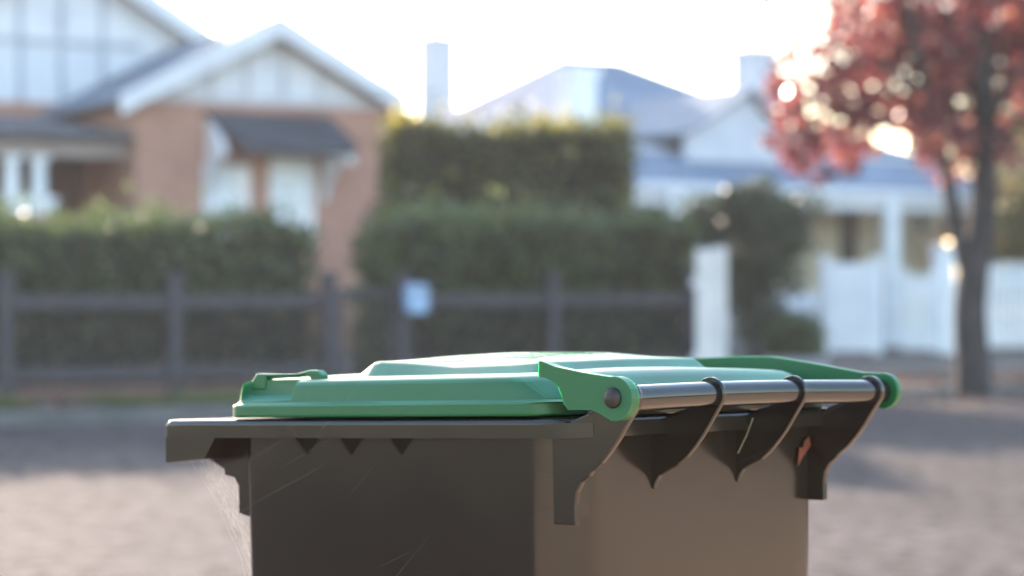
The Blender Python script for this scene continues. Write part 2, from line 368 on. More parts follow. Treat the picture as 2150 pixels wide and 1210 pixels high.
# driveway crossing to the house on the right and the paved strip before its fence
sheet('driveway', [at(1535, 0, 22.0)[:2], at(1735, 0, 22.6)[:2], at(1740, 0, 34)[:2], at(1575, 0, 34)[:2]], M['path'], z=GZ+.004)
# verge grass and fallen leaves
def strip(u0, u1, v0, v1, n, z):
    u = rng.uniform(u0, u1, n); v = rng.uniform(v0, v1, n)
    return np.array([K.w(a, b)+(z,) for a, b in zip(u, v)])
g = strip(-2, 4.2, .2, 1.3, 15000, GZ+.03)
keep = (np.sin(g[:, 0]*2.1)+np.sin(g[:, 0]*5.3+g[:, 1]*3)+rng.normal(size=len(g))*.5) > -.1
tag(leaves('verge_grass', g[keep], .06, M['grass'], up=True, aspect=.12), 'short green grass growing on the verge behind the kerb', 'grass', kind='stuff')
g = np.concatenate([strip(7.2, 13, .3, 2.4, 2600, GZ+.012), strip(-3, 8, .2, 1.0, 500, GZ+.012), strip(5, 12, -.5, 0, 300, .012)])
tag(leaves('fallen_leaves', g, .045, M['litter'], flat=3, aspect=.7), 'brown fallen leaves scattered on the verge under the red tree', 'leaf litter', kind='stuff')

# ------------------------------------------------------------------ dark fence and its hedges
FN = Lot(-4.44, 19.4, R(28))
fu = lambda px: FN.U(px, 0)
fx = thing('post_and_rail_fence', 'dark grey post and rail fence in front of the clipped hedges', 'fence', FN.w(0, 0)+(GZ,), FN.a)
fz = lambda y, u: FN.Z(y, u, 0)-GZ
post_u = [fu(10)-2.05, fu(10), fu(365), fu(690), fu(845), fu(1160), fu(1452)]
for u in post_u:
    p = MB().box(u-.065, u+.065, -.06, .06, 0, 1.09).box(u-.085, u+.085, -.08, .08, 1.093, 1.135)
    bevel(p.build('post', M['iron'], fx), .008)
for a, b in zip(post_u[:-1], post_u[1:]):
    if abs(a-post_u[3]) < .01: continue
    bevel(MB().box(a+.067, b-.067, -.03, .03, .80, .93).build('rail', M['iron'], fx), .006)
    bevel(MB().box(a+.067, b-.067, -.03, .03, .16, .30).build('rail', M['iron'], fx), .006)
    w = MB()
    for i in range(1, 26):
        uu = a+(b-a)*i/26
        w.box(uu-.004, uu+.004, -.004, .004, .302, .798)
    for i in range(1, 8): w.box(a+.068, b-.068, .005, .010, .30+i*.062, .305+i*.062)
    w.build('wire_mesh', M['iron'], fx)
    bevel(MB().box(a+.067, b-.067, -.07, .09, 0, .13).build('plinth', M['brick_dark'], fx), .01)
gt = thing('garden_gate', 'low dark gate between two fence posts under the brick house', 'gate', FN.w(post_u[3], 0)+(GZ,), FN.a)
w = post_u[4]-post_u[3]
bevel(MB().box(.08, .13, -.02, .02, .06, .98).box(w-.13, w-.08, -.02, .02, .06, .98).box(.13, w-.13, -.02, .02, .92, .98).box(.13, w-.13, -.02, .02, .06, .12).build('gate_frame', M['iron'], gt), .004)
b = MB()
for i in range(7): x = .13+(w-.26)*(i+.5)/7; b.box(x-.008, x+.008, -.008, .008, .12, .92)
b.build('bar', M['iron'], gt)
# pale blue plate on the fence
bu = fu(858); z0, z1 = FN.Z(658, bu, -.1), FN.Z(597, bu, -.1)
pl = MB()
def rrect(x0, x1, z0, z1, r, y, n=6):
    pts = []
    for cx, cz, a0 in ((x1-r, z1-r, 0), (x0+r, z1-r, 90), (x0+r, z0+r, 180), (x1-r, z0+r, 270)):
        for i in range(n+1):
            t = R(a0+90*i/n); pts.append((cx+r*math.cos(t), y, cz+r*math.sin(t)))
    return pts
lb = thing('letterbox', 'pale blue letterbox hung on the dark fence beside the gate', 'letterbox', FN.w(bu, 0)+(z0,), FN.a)
bevel(MB().prism(rrect(-.105, .105, 0, z1-z0, .05, -.10), (0, -.12, 0)).build('body', M['plate'], lb), .008)
MB().box(-.075, .075, -.2225, -.221, (z1-z0)*.70, (z1-z0)*.76).build('slot', M['dark'], lb)
MB().box(-.05, .05, -.099, -.06, .06, .2).build('bracket', M['iron'], lb)

hedge('clipped_hedge', 'clipped green hedge behind the dark fence, left of the gate', FN, fu(10)-3.2, FN.U(664, .35), .35, 1.5, GZ, FN.Z(478, 2, .4), 15000, .05, M['hedge'], 'clipped hedges along the dark fence')
hedge('clipped_hedge', 'clipped green hedge behind the dark fence, right of the gate', FN, FN.U(745, 1.6), FN.U(1392, .9), .35, 1.6, GZ, FN.Z(470, 5, .4), 15000, .05, M['hedge'], 'clipped hedges along the dark fence')
TH = Lot(*at(825, 0, 25.6)[:2], R(3))
hedge('tall_hedge', 'tall dark square clipped hedge between the brick house and the white house', TH, 0, TH.U(1312, 0), 0, 1.3, GZ, TH.Z(288, 1, 0), 17000, .055, M['tall_hedge'], rough=.09)

# ------------------------------------------------------------------ brick house on the left
H = Lot(-5.46, 32.5, R(28))
hs = thing('brick_house', 'orange brick house with white gables, grey roof and dark window hood', 'house', (H.x, H.y, GZ), H.a)
def hb(name, mat, fn, par=None, bv=0):
    mb = MB(); fn(mb); o = mb.build(name, mat, par or hs)
    return bevel(o, bv) if bv else o
hz = lambda py, u, v: H.Z(py, u, v)-GZ
ov = -.38
ua = H.U(590, ov); za = hz(42, ua, ov)
ul = H.U(255, ov); zl = hz(212, ul, ov); ur = H.U(852, ov); zr = hz(212, ur, ov)
W = H.U(816, 0)
sl, sr = (za-zl)/(ua-ul), (za-zr)/(ur-ua)
top = lambda u: za-(ua-u)*sl if u < ua else za-(u-ua)*sr
gz = hz(205, ua, 0)                                        # foot of the white gable
D = 7.5
# brick walls (front wall cut round two windows)
wins = [(H.U(427, 0), H.U(525, 0), hz(520, 1, 0), hz(345, 1, 0)), (H.U(566, 0), H.U(662, 0), hz(520, 2.5, 0), hz(328, 2.5, 0))]
def walls(mb):
    us = [0]+[x for w in wins for x in w[:2]]+[W]
    zs = (0, wins[0][2], wins[0][3], gz)
    for i in range(5):
        a, b = us[i], us[i+1]
        if i in (1, 3):
            w = wins[i//2]
            mb.box(a, b, 0, .22, 0, w[2]); mb.box(a, b, 0, .22, w[3], gz)
        else: mb.box(a, b, 0, .22, 0, gz)
    mb.box(0, .22, .22, D, 0, gz-.05); mb.box(W-.22, W, .22, D, 0, gz-.05)
hb('wall', M['brick'], walls)
def gable(mb):
    pts = [(0.05, 0.03, gz), (W-.05, 0.03, gz), (W-.05, .03, top(W-.05)-.22), (ua, .03, za-.22), (.05, .03, top(.05)-.22)]
    mb.prism(pts, (0, .15, 0))
hb('gable_panel', M['white2'], gable)
def bat(mb):
    for i in range(1, 7):
        u = W*i/7; mb.box(u-.035, u+.035, -.005, .029, gz, min(top(u)-.26, za-.4))
    mb.box(0.02, W-.02, -.02, .028, gz-.12, gz-.001)
hb('batten', M['trim'], bat)
th = .07
def roof(mb):
    for (u, z) in ((ul, zl), (ur, zr)):
        mb.prism([(u, ov+.05, z), (ua, ov+.05, za), (ua, ov+.05, za+th), (u, ov+.05, z+th)], (0, D-ov, 0))
hb('roof', M['slate'], roof)
def barge(mb):
    for (u, z) in ((ul, zl), (ur, zr)):
        s = .24
        mb.prism([(u, ov, z-s*.8), (ua, ov, za-s), (ua, ov, za+th+.03), (u, ov, z+th+.03)], (0, .045, 0))
o = hb('bargeboard', M['white2'], barge)
def soffit(mb):
    for (u, z) in ((ul, zl), (ur, zr)):
        mb.prism([(u+(.05 if u < ua else -.05), ov+.048, z-.05), (ua, ov+.048, za-.05), (ua, ov+.048, za-.02), (u+(.05 if u < ua else -.05), ov+.048, z-.02)], (0, .4, 0))
hb('soffit', M['trim'], soffit)
# windows: frame, curtain behind the panes
for (a, b, z0, z1) in wins:
    f = hb('window', M['white'], lambda mb: [mb.box(a+.001, a+.06, .005, .09, z0, z1), mb.box(b-.06, b-.001, .005, .09, z0, z1), mb.box(a+.06, b-.06, .005, .09, z1-.07, z1-.001), mb.box(a+.06, b-.06, .005, .09, z0+.001, z0+.07), mb.box(a+.06, b-.06, .02, .07, (z0+z1)/2-.025, (z0+z1)/2+.025)])
    cu = MB(); n = 24
    cu.loft([[(a+.05+(b-a-.1)*i/n, .10+.012*math.sin(i*1.9), zz) for i in range(n+1)] for zz in (z0+.03, z1-.03)], caps=False, close=False)
    cu.build('curtain', M['curtain'], f, fix=False)
    MB().box(a-.05, b+.05, -.06, -.002, z0-.08, z0-.001).build('sill', M['trim'], f)
# hood over the windows
h0, h1 = H.U(425, 0), H.U(692, 0)
hv = -.72; hz0 = hz(243, 1.5, 0); hz1 = hz(308, 2, hv)
k0, k1 = H.U(508, hv), H.U(752, hv)
hd = hb('window_hood', M['dark'], lambda mb: mb.prism([(h0, -.002, hz0), (h1, -.002, hz0), (k1, hv, hz1), (k0, hv, hz1)], (0, 0, .05)))
def brk(u):
    mb = MB()
    pts = [(u, -.003, hz0-.03), (u, hv+.08, hz1-.0), (u, hv+.08, hz1-.10)]
    for i in range(7):
        t = i/6; pts.append((u, hv*.9*(1-t)**1.6-.004, hz1-.14-t*(.62)))
    mb.prism(pts, (.09, 0, 0)); return mb.build('bracket', M['white2'], hd)
brk(h0+.05); brk(h1-.12)
MB().box(k0+.03, k1-.03, hv+.02, hv+.07, hz1-.10, hz1-.002).build('fascia', M['dark'], hd)
MB().box(k1-.13, k1-.02, hv+.09, hv+.2, hz1-.22, hz1-.06).build('lamp', M['white'], hd)
# veranda on the left
vb = .35; ve = H.U(282, vb); bz0, bz1 = hz(327, -1.5, vb), hz(294, -1.5, vb)
hb('veranda_beam', M['fascia'], lambda mb: mb.box(-9, ve, vb, vb+.12, bz0, bz1), bv=.008)
hb('veranda_roof', M['dark'], lambda mb: mb.prism([(-9.2, vb-.28, bz1+.003), (-9.2, vb-.28, bz1+.14), (-9.2, 4, bz1+.62), (-9.2, 4, bz1+.40)], (9.2+H.U(325, 0)-.1, 0, 0)))
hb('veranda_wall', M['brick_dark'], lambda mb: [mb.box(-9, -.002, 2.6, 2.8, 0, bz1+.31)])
for px in (26, 84):
    u = H.U(px, vb)
    c = MB().tube([(u, vb+.06, hz(412, u, vb)), (u, vb+.06, bz0-.06)], [.115, .10], 16).box(u-.13, u+.13, vb-.07, vb+.19, bz0-.059, bz0-.002)
    c.build('veranda_post', M['white'], hs)
pu0, pu1 = H.U(4, vb), H.U(118, vb); pz = hz(412, -2, vb); pm = hz(448, -2, vb)
hb('pier_cap', M['white'], lambda mb: mb.prism([(pu0, vb-.14, pz-.002), (pu1, vb-.14, pz-.002), (pu1-.07, vb-.10, pm), (pu0+.07, vb-.10, pm)], (0, .42, 0)))
hb('pier', M['brick'], lambda mb: mb.box(pu0+.08, pu1-.08, vb-.08, vb+.26, 0, pm-.003))
hb('balustrade', M['brick'], lambda mb: mb.box(-9, -.003, vb+.28, vb+.40, 0, .9))
# the main gable further back
mv = 4.1; gr = H.U(452, mv-.4); gzr = hz(88, gr, mv-.4); half = 2.6; pit = .60
gu = gr-half; gza = gzr+half*pit
wb = hz(207, -2, mv)
hb('upper_wall', M['brick'], lambda mb: mb.box(gu-half+.4, gr-.5, mv+.02, mv+.25, bz1+.1, wb))
hb('upper_gable_panel', M['white2'], lambda mb: mb.prism([(gu-half+.35, mv, wb+.002), (gr-.2, mv, wb+.002), (gr-.2, mv, gzr-.05), (gu, mv, gza-.2), (gu-half+.35, mv, gzr-.05)], (0, .15, 0)))
def ub(mb):
    for px in (42, 128, 215, -50, -140):
        u = H.U(px, mv); zt = gza-abs(u-gu)*pit-.3
        mb.box(u-.05, u+.05, mv-.035, mv-.001, wb+.01, zt)
    zt = hz(76, -2, mv)
    us = sorted([gu-half+.5]+[H.U(px, mv) for px in (42, 128, 215, -50, -140)]+[H.U(300, mv)])
    for p, q in zip(us[:-1], us[1:]): mb.box(p+.052, q-.052, mv-.035, mv-.001, zt-.05, zt+.05)
hb('batten', M['batten'], ub)
def mroof(mb):
    for s in (-1, 1):
        mb.prism([(gu+s*half, mv-.4, gzr), (gu, mv-.4, gza), (gu, mv-.4, gza+.09), (gu+s*half, mv-.4, gzr+.09)], (0, 9, 0))
hb('roof', M['slate'], mroof)
def mbarge(mb):
    for s in (-1, 1):
        mb.prism([(gu+s*half, mv-.447, gzr-.22), (gu, mv-.447, gza-.26), (gu, mv-.447, gza+.12), (gu+s*half, mv-.447, gzr+.12)], (0, .045, 0))
hb('bargeboard', M['white2'], mbarge)
# gutter end and downpipe at the right corner
hb('gutter', M['white2'], lambda mb: mb.box(ur+.006, ur+.13, ov+.1, D, zr-.10, zr+.04), bv=.02)
hb('downpipe', M['trim'], lambda mb: mb.tube([(ur+.06, -.1, zr-.11), (W+.08, .03, zr-.5), (W+.08, .03, .05)], .045, 10))

# ------------------------------------------------------------------ white house on the right
Q = Lot(.95, 34.5, R(36))
wh = thing('white_house', 'pale weatherboard house with bluish hipped roof and white veranda', 'house', (Q.x, Q.y, GZ), Q.a)
qz = lambda py, u, v: Q.Z(py, u, v)-GZ
def qb(name, mat, fn, par=None, bv=0):
    mb = MB(); fn(mb); o = mb.build(name, mat, par or wh)
    return bevel(o, bv) if bv else o
ez = 3.25-GZ
RA, RB, rz = (3.0, 4.2), (4.3, 4.2), 5.13-GZ
def ring(t, z):                                             # a bell-cast hip: ring between eaves and ridge
    return [(0+RA[0]*t, 0+RA[1]*t, z), (8.4+(RB[0]-8.4)*t, RB[1]*t, z), (8.4+(RB[0]-8.4)*t, 8.4+(RB[1]-8.4)*t+.02, z), (RA[0]*t, 8.4+(RA[1]-8.4)*t+.02, z)]
qb('roof', M['roof_blue'], lambda mb: mb.loft([ring(0, ez), ring(.5, ez+(rz-ez)*.42), ring(.85, ez+(rz-ez)*.82), ring(1, rz)]))
vv = -1.75; vz = 2.58-GZ
qb('veranda_roof', M['roof_blue'], lambda mb: mb.prism([(-.55, vv, vz), (7.4, vv, vz), (8.3, -.002, ez-.08), (-.05, -.002, ez-.08)], (0, 0, .06)))
qb('veranda_gutter', M['white2'], lambda mb: mb.box(-.6, 7.45, vv-.10, vv-.002, vz-.10, vz+.05), bv=.02)
qb('veranda_beam', M['white2'], lambda mb: mb.box(-.5, 7.4, vv+.02, vv+.10, vz-.28, vz-.002))
dd = (Q.U(1760, .35), Q.U(1808, .35)); ww = (Q.U(1925, .35), Q.U(1985, .35))
dzt = qz(408, dd[0], .35); wz0, wz1 = qz(492, ww[0], .35), qz(428, ww[0], .35)
us = Q.U(1560, .35)
def cw(mb):
    v0, v1 = .35, .55
    mb.box(us, dd[0], v0, v1, 0, ez-.1); mb.box(dd[0], dd[1], v0, v1, dzt, ez-.1); mb.box(dd[1], ww[0], v0, v1, 0, ez-.1)
    mb.box(ww[0], ww[1], v0, v1, 0, wz0); mb.box(ww[0], ww[1], v0, v1, wz1, ez-.1); mb.box(ww[1], 8.1, v0, v1, 0, ez-.1)
qb('wall', M['cream'], cw)
d_ = qb('door', M['door'], lambda mb: mb.box(dd[0]+.05, dd[1]-.05, .42, .47, 0, dzt-.05))
MB().box(dd[0]+.001, dd[0]+.049, .36, .5, 0, dzt-.002).box(dd[1]-.049, dd[1]-.001, .36, .5, 0, dzt-.002).box(dd[0]+.05, dd[1]-.05, .36, .5, dzt-.049, dzt-.002).build('door_frame', M['cream'], d_)
w_ = qb('window', M['glass'], lambda mb: mb.box(ww[0]+.05, ww[1]-.05, .45, .46, wz0+.05, wz1-.05))
MB().box(ww[0]+.001, ww[0]+.05, .37, .5, wz0, wz1).box(ww[1]-.05, ww[1]-.001, .37, .5, wz0, wz1).box(ww[0]+.05, ww[1]-.05, .37, .5, wz1-.05, wz1).box(ww[0]+.05, ww[1]-.05, .37, .5, wz0, wz0+.05).build('frame', M['white2'], w_)
bu0, bu1 = Q.U(1988, .3), Q.U(2030, .3)
qb('chimney_breast', M['brick'], lambda mb: mb.box(bu0, bu1+.6, .2, .348, wz0-.1, ez-.2))
lu0, lu1 = Q.U(1285, .35), Q.U(1352, .35); lu2 = Q.U(1412, .35)
qb('wall_panel', M['render'], lambda mb: [mb.box(-1.2, lu1, .36, .56, 0, ez-.1), mb.box(lu2, us-.002, .36, .56, 0, ez-.1), mb.box(lu1, lu2, .36, .56, qz(415, lu1, .35), ez-.1)])
qb('door', M['door'], lambda mb: mb.box(lu1+.01, lu2-.01, .44, .48, 0, qz(417, lu1, .35)))
for px in (1412, 1868, 2056):
    u = Q.U(px, vv)
    hw = .115 if px == 1412 else .15
    qb('veranda_post', M['white'], lambda mb: [mb.box(u-hw, u+hw, vv-.099, vv+.019, 0, vz-.102), mb.box(u-hw-.04, u+hw+.04, vv-.13, vv+.05, 0, .16)], bv=.01)
qb('veranda_floor', M['path'], lambda mb: mb.box(-.5, 7.6, vv+.06, .348, 0, .22))
qb('low_wall', M['white2'], lambda mb: mb.box(Q.U(1615, vv), Q.U(1712, vv), vv-.06, vv+.015, .2, qz(615, 3, vv)))
# projecting gablet
wl, wr, wm = Q.U(1432, -.5), Q.U(1660, -.5), Q.U(1566, -.5)
wz = qz(192, wm, -.5); we = qz(292, wm, -.5)
qb('gablet_roof', M['roof_pale'], lambda mb: [mb.prism([(u, -.7, we), (wm, -.7, wz), (wm, -.7, wz+.06), (u, -.7, we+.06)], (0, 5, 0)) for u in (wl, wr)])
M['gablet'] = surf('pale_gablet', (.62, .62, .66), (.55, .55, .6), 2, .7)
qb('fascia', M['white2'], lambda mb: mb.box(-.05, 8.4, -.045, -.012, ez-.4, ez+.03))
qb('gablet_panel', M['gablet'], lambda mb: mb.prism([(wl+.1, -.5, we-.45), (wr-.1, -.5, we-.45), (wr-.1, -.5, we), (wm, -.5, wz-.05), (wl+.1, -.5, we)], (0, .1, 0)))
def chim(name, mat, lot, par, px, w, top_, v, zb, cap=True, pots=True):
    u = lot.U(px, v); zt = lot.Z(top_, u, v)-GZ; hw = w/2
    mb = MB().box(u-hw, u+hw, v-hw, v+hw, zb, zt-.16).box(u-hw-.05, u+hw+.05, v-hw-.05, v+hw+.05, zt-.159, zt)
    o = mb.build(name, mat, par)
    if pots: MB().tube([(u, v, zt+.001), (u, v, zt+.2)], [.09, .075], 10).build('chimney_pot', mat, o)
    return o
chim('chimney', M['chimney_white'], Q, wh, 1211, .46, 140, 1.5, 3.2, pots=False)
chim('chimney', M['chimney'], Q, wh, 1583, .56, 104, 3.2, 3.2, pots=False)
# distant pale house with its tall chimney
Fh = Lot(*at(905, 0, 47)[:2], R(30))
fh = thing('distant_house', 'far pale roofed house with a tall grey chimney behind the tall hedge', 'house', (Fh.x, Fh.y, GZ), Fh.a)
fz_ = lambda py, v=0: Fh.Z(py, 0, v)-GZ
MB().box(-4.5, 4.5, 1, 8, 0, 3.2).build('wall', M['render'], fh)
MB().loft([[(-5, .4, 3.2), (5, .4, 3.2), (5, 8.6, 3.2), (-5, 8.6, 3.2)], [(-1.5, 4.2, fz_(212, 4)), (.2, 4.2, fz_(212, 4)), (.2, 4.8, fz_(212, 4)), (-1.5, 4.8, fz_(212, 4))]]).build('roof', M['roof_pale'], fh)
chim('chimney', M['chimney'], Fh, fh, 918, .64, 78, 3.0, 3.0)

# ------------------------------------------------------------------ white fence, gate and shrubs on the right
th_ = [o for o in bpy.data.objects if o.name == 'tall_hedge'][0]
hl = TH.U(1312, 0); hz_ = FN.Z(288, 0, 0)
n = 900; ux = np.concatenate([rng.uniform(-.5, .5, 300)*hl, -hl/2+rng.exponential(.12, 250), hl/2-rng.exponential(.28, 350)])
top_ = TH.Z(288, 1, 0)-GZ
leaves('sunlit_tips', np.stack([ux, rng.uniform(-.6, .6, n), top_+.03+rng.exponential(.07, n)+.06*np.sin(ux*4)], 1), .05, M['sunlit'], th_, up=True)  # yellow leaves on top and ends: sun glow put into their colour
Wf = Lot(*at(1732, 0, 31.5)[:2], R(22))
wf = thing('picket_fence', 'white picket fence with a solid panel before the white house veranda', 'fence', (Wf.x, Wf.y, GZ), Wf.a)
zt = Wf.Z(553, 1, 0)-GZ
pn = MB(); e = Wf.U(1842, 0); n = 9
for i in range(n):
    a0 = e*i/n; pn.box(a0+.002, a0+e/n-.002, -.012, .012, .05, zt)
bevel(pn.build('board_panel', M['white2'], wf), .004)
for px in (1738, 1846, 1893, 1992, 2068):
    u = Wf.U(px, 0); h = zt+.05 if px != 1992 else Wf.Z(520, u, 0)-GZ
    if px == 1893: continue
    hw = .06 if px != 1992 else .13
    bevel(MB().box(u-hw, u+hw, .02, .12 if px != 1992 else .26, 0, h).box(u-hw-.025, u+hw+.025, -.0, .15 if px != 1992 else .29, h+.002, h+.05).build('post', M['white'], wf), .006)
def pick(u0, u1, name, par, z1, z0=.08, step=.105, w=.068):
    n = int((u1-u0)/step)
    for i in range(n):
        x = u0+step*(i+.5)
        MB().prism([(x-w/2, -.01, z0), (x+w/2, -.01, z0), (x+w/2, -.01, z1-.04), (x, -.01, z1), (x-w/2, -.01, z1-.04)], (0, .02, 0)).build(name, M['white'], par)
pick(Wf.U(2062, 0), Wf.U(2062, 0)+3.0, 'picket', wf, zt+.02)
for r0 in (zt-.3, .25): MB().box(Wf.U(2062, 0), Wf.U(2062, 0)+3.0, .012, .05, r0, r0+.09).build('rail', M['white'], wf)
g2 = thing('picket_gate', 'white picket gate between the veranda post and the red tree trunk', 'gate', Wf.w(Wf.U(1892, 0), 0)+(GZ,), Wf.a)
gw = Wf.U(1970, 0)-Wf.U(1892, 0)
n = 6
for i in range(n):
    x = gw*(i+.5)/n; h = zt-.02-.14*math.sin(math.pi*(i+.5)/n)
    MB().prism([(x-.035, -.01, .06), (x+.035, -.01, .06), (x+.035, -.01, h-.04), (x, -.01, h), (x-.035, -.01, h-.04)], (0, .02, 0)).build('picket', M['white'], g2)
for r0 in (.2, zt-.42): MB().box(0, gw, .012, .04, r0, r0+.09).build('rail', M['white'], g2)
# the open gate leaf at the end of the dark fence
gx = at(1462, 0, 22.6)
g3 = thing('open_gate', 'white picket gate standing open at the right end of the dark fence', 'gate', (gx[0], gx[1], GZ), R(68))
gzt = EYE-(522-HY)/F*23-GZ
for i in range(7):
    x = .07+.105*i; h = gzt-.02*(i % 2)
    MB().prism([(x-.04, -.012, .05), (x+.04, -.012, .05), (x+.04, -.012, h-.05), (x, -.012, h), (x-.04, -.012, h-.05)], (0, .024, 0)).build('picket', M['white'], g3)
for r0 in (.2, gzt-.4): MB().box(0, .78, .014, .05, r0, r0+.1).build('rail', M['white'], g3)
bevel(MB().box(.79, .93, -.05, .09, 0, gzt+.02).build('gate_post', M['white'], g3), .01)
# round shrub
sx = at(1585, 0, 28)
sb = thing('round_shrub', 'large dark green shrub with leaning oval crown beside the driveway', 'shrub', (sx[0], sx[1], GZ))
sp = 28/F
bl = []
for (px, py, r) in ((1500, 450, 62), (1570, 430, 62), (1640, 450, 60), (1520, 520, 75), (1600, 510, 85), (1660, 500, 50), (1560, 590, 70), (1630, 580, 60), (1590, 650, 55), (1480, 480, 50), (1570, 690, 38), (1600, 440, 60), (1462, 470, 44), (1470, 545, 44), (1688, 440, 42), (1690, 510, 34), (1540, 420, 45)):
    w = at(px, py, 28); bl.append((w[0]-sx[0], rng.uniform(-.25, .25), w[2]-GZ, r*sp))
leaves('foliage', blob_pts(bl, 2600), .05, M['bush'], sb)
MB().tube([(0, 0, 0), (.03, 0, .3), (-.02, 0, .8), (.05, .05, 1.5)], [.09, .07, .06, .03], 10).build('trunk', M['bark'], sb)
Lh = Lot(*at(1618, 0, 30.3)[:2], R(22))
hedge('low_hedge', 'low dark hedge beside the driveway, left of the white board panel', Lh, 0, Lh.U(1722, 0), 0, .7, GZ, Lh.Z(688, .3, 0), 2200, .045, M['hedge'])

# ------------------------------------------------------------------ trees
def limb(mb, pts, r0, r1, n=10, sub=5):
    """a tapered limb through points, curved"""
    P = [Vector(p) for p in pts]; out = []
    for i in range(len(P)-1):
        p0, p1, p2, p3 = P[max(i-1, 0)], P[i], P[i+1], P[min(i+2, len(P)-1)]
        for k in range(sub):
            t = k/sub
            out.append(.5*((2*p1)+(p2-p0)*t+(2*p0-5*p1+4*p2-p3)*t*t+(3*p1-p0-3*p2+p3)*t**3))
    out.append(P[-1]); m = len(out)
    mb.tube(out, [r0+(r1-r0)*(i/(m-1))**.8 for i in range(m)], n)
TY = 21.0; tb = at(2042, 825, TY)
rt = thing('red_leaf_tree', 'red leaved street tree with forked dark trunk on the right verge', 'tree', (tb[0], tb[1], GZ))
def tp(px, py, dy=0): w = at(px, py, TY+dy); return (w[0]-tb[0], dy, w[2]-GZ)
tr = MB()
limb(tr, [tp(2044, 832), tp(2042, 760), tp(2036, 660), tp(2042, 575)], .18, .145, 14)
limb(tr, [tp(2042, 590), tp(2064, 450, .05), tp(2070, 280, .1), tp(2058, 120, .1), tp(2066, -60, .2), tp(2090, -200, .2)], .15, .085, 12)
limb(tr, [tp(2034, 600), tp(2008, 480, -.1), tp(1984, 350, -.2), tp(1950, 210, -.3), tp(1925, 110, -.3), tp(1890, -40, -.4)], .085, .035, 10)
limb(tr, [tp(1950, 210, -.3), tp(1880, 150, -.6), tp(1800, 130, -.9), tp(1720, 150, -1)], .03, .01, 7)
limb(tr, [tp(1984, 350, -.2), tp(1900, 280, .4), tp(1800, 250, .7), tp(1730, 240, .8)], .03, .01, 7)
limb(tr, [tp(2070, 280, .1), tp(2120, 180, -.5), tp(2200, 60, -.8)], .05, .015, 7)
limb(tr, [tp(2066, 330, .1), tp(2150, 240, .6), tp(2240, 160, 1)], .045, .015, 7)
limb(tr, [tp(2058, 120, .1), tp(1980, 20, .7), tp(1900, -60, 1)], .04, .012, 7)
limb(tr, [tp(2060, 180, .1), tp(1990, 90, -.8), tp(1900, 40, -1.2)], .035, .012, 7)
smooth(tr.build('trunk', M['bark'], rt))
bl = []
for (px, py, r) in ((1705, 120, 62), (1680, 215, 55), (1660, 285, 45), (1720, 300, 60), (1770, 345, 34), (1760, 200, 62), (1800, 60, 75), (1840, 150, 72), (1830, 250, 62), (1900, 60, 80), (1900, 190, 60), (1960, 260, 55), (1930, 310, 48), (1985, 130, 75), (2010, 215, 50), (2010, 340, 40), (2060, 40, 90), (2110, 150, 80), (2130, 250, 60), (1780, -30, 70), (1730, 45, 45), (1900, -80, 120), (2050, -110, 130), (2200, -20, 120), (2240, 130, 100), (2190, 240, 80), (1655, 170, 30), (1610, 0, 14), (1990, 30, 70), (2020, 300, 40), (1890, 130, 60), (1860, 290, 40), (2100, 320, 40), (1740, 130, 60), (2000, 200, 60), (1950, 200, 55), (2030, 120, 70), (2100, 90, 70), (1920, 240, 55), (2060, 240, 50), (1990, 300, 40), (1870, 110, 60), (1960, 60, 70), (1700, 250, 58), (1750, 275, 52), (1655, 235, 42), (1800, 285, 48), (1785, 215, 52), (1690, 330, 40), (1735, 365, 26), (1990, 235, 55), (2020, 330, 45), (2010, 270, 45), (2120, 380, 30), (1960, 200, 45), (2018, 255, 62), (2030, 315, 55), (1930, 235, 50), (1700, 200, 50)):
    w = tp(px, py); bl.append((w[0], rng.uniform(-.5, 1.3), w[2], r*TY/F))
    if r > 50: bl.append((w[0]+rng.uniform(-.15, .15), rng.uniform(-.5, 1.5), w[2]+rng.uniform(-.15, .15), r*TY/F*.8))
leaves('foliage', blob_pts(bl, 1080, 32), .062, M['red'], rt, aspect=.66)
def tree(label, x, y, h, blobs, mat, name='tree', r=.14, dens=90, size=.1, group=None, spread=1.0):
    t = thing(name, label, 'tree', (x, y, GZ), 0, group)
    mb = MB(); limb(mb, [(0, 0, 0), (.05, 0, h*.3), (-.05, .1, h*.6), (.05, 0, h*.9)], r, r*.25, 10)
    for i in range(6):
        a = i*1.05+.3; z = h*(.3+.09*i); rr = h*.28*spread
        limb(mb, [(0, 0, z), (math.cos(a)*rr*.5, math.sin(a)*rr*.5, z+h*.1), (math.cos(a)*rr, math.sin(a)*rr, z+h*.15)], r*.45, r*.1, 6)
    smooth(mb.build('trunk', M['bark'], t))
    leaves('foliage', blob_pts(blobs, dens), size, mat, t, aspect=.6)
    return t
y0 = 36.5; c = at(2215, 450, y0)
bl = [(rng.uniform(-.75, 1.4), rng.uniform(-.8, .8), rng.uniform(.9, 4.2), rng.uniform(.3, .6)) for _ in range(60)]
tree('yellow leaved small tree at the right edge behind the red tree', c[0], y0, 3.4, bl, M['yellow'], 'yellow_leaf_tree', .09, 420, .06)
y0 = 39.5; c = at(2190, 450, y0)
bl = [(rng.uniform(-1.0, 3), rng.uniform(-.8, .8), rng.uniform(.4, 4.4), rng.uniform(.45, .75)) for _ in range(60)]
tree('dark green bushy tree at the right edge beyond the yellow tree', c[0], y0, 4.4, bl, M['green'], 'leafy_tree', .14, 240, .08)
y0 = 44.0; c = at(715, 150, y0)
bl = [(rng.uniform(-1.1, 1.1), rng.uniform(-.8, .8), 4.55+rng.uniform(-1.6, .2), rng.uniform(.35, .6)) for _ in range(26)]
tree('hazy green tree showing above the right slope of the brick gable', c[0], y0, 4.6, bl, M['green'], 'leafy_tree', .16, 180, .08)

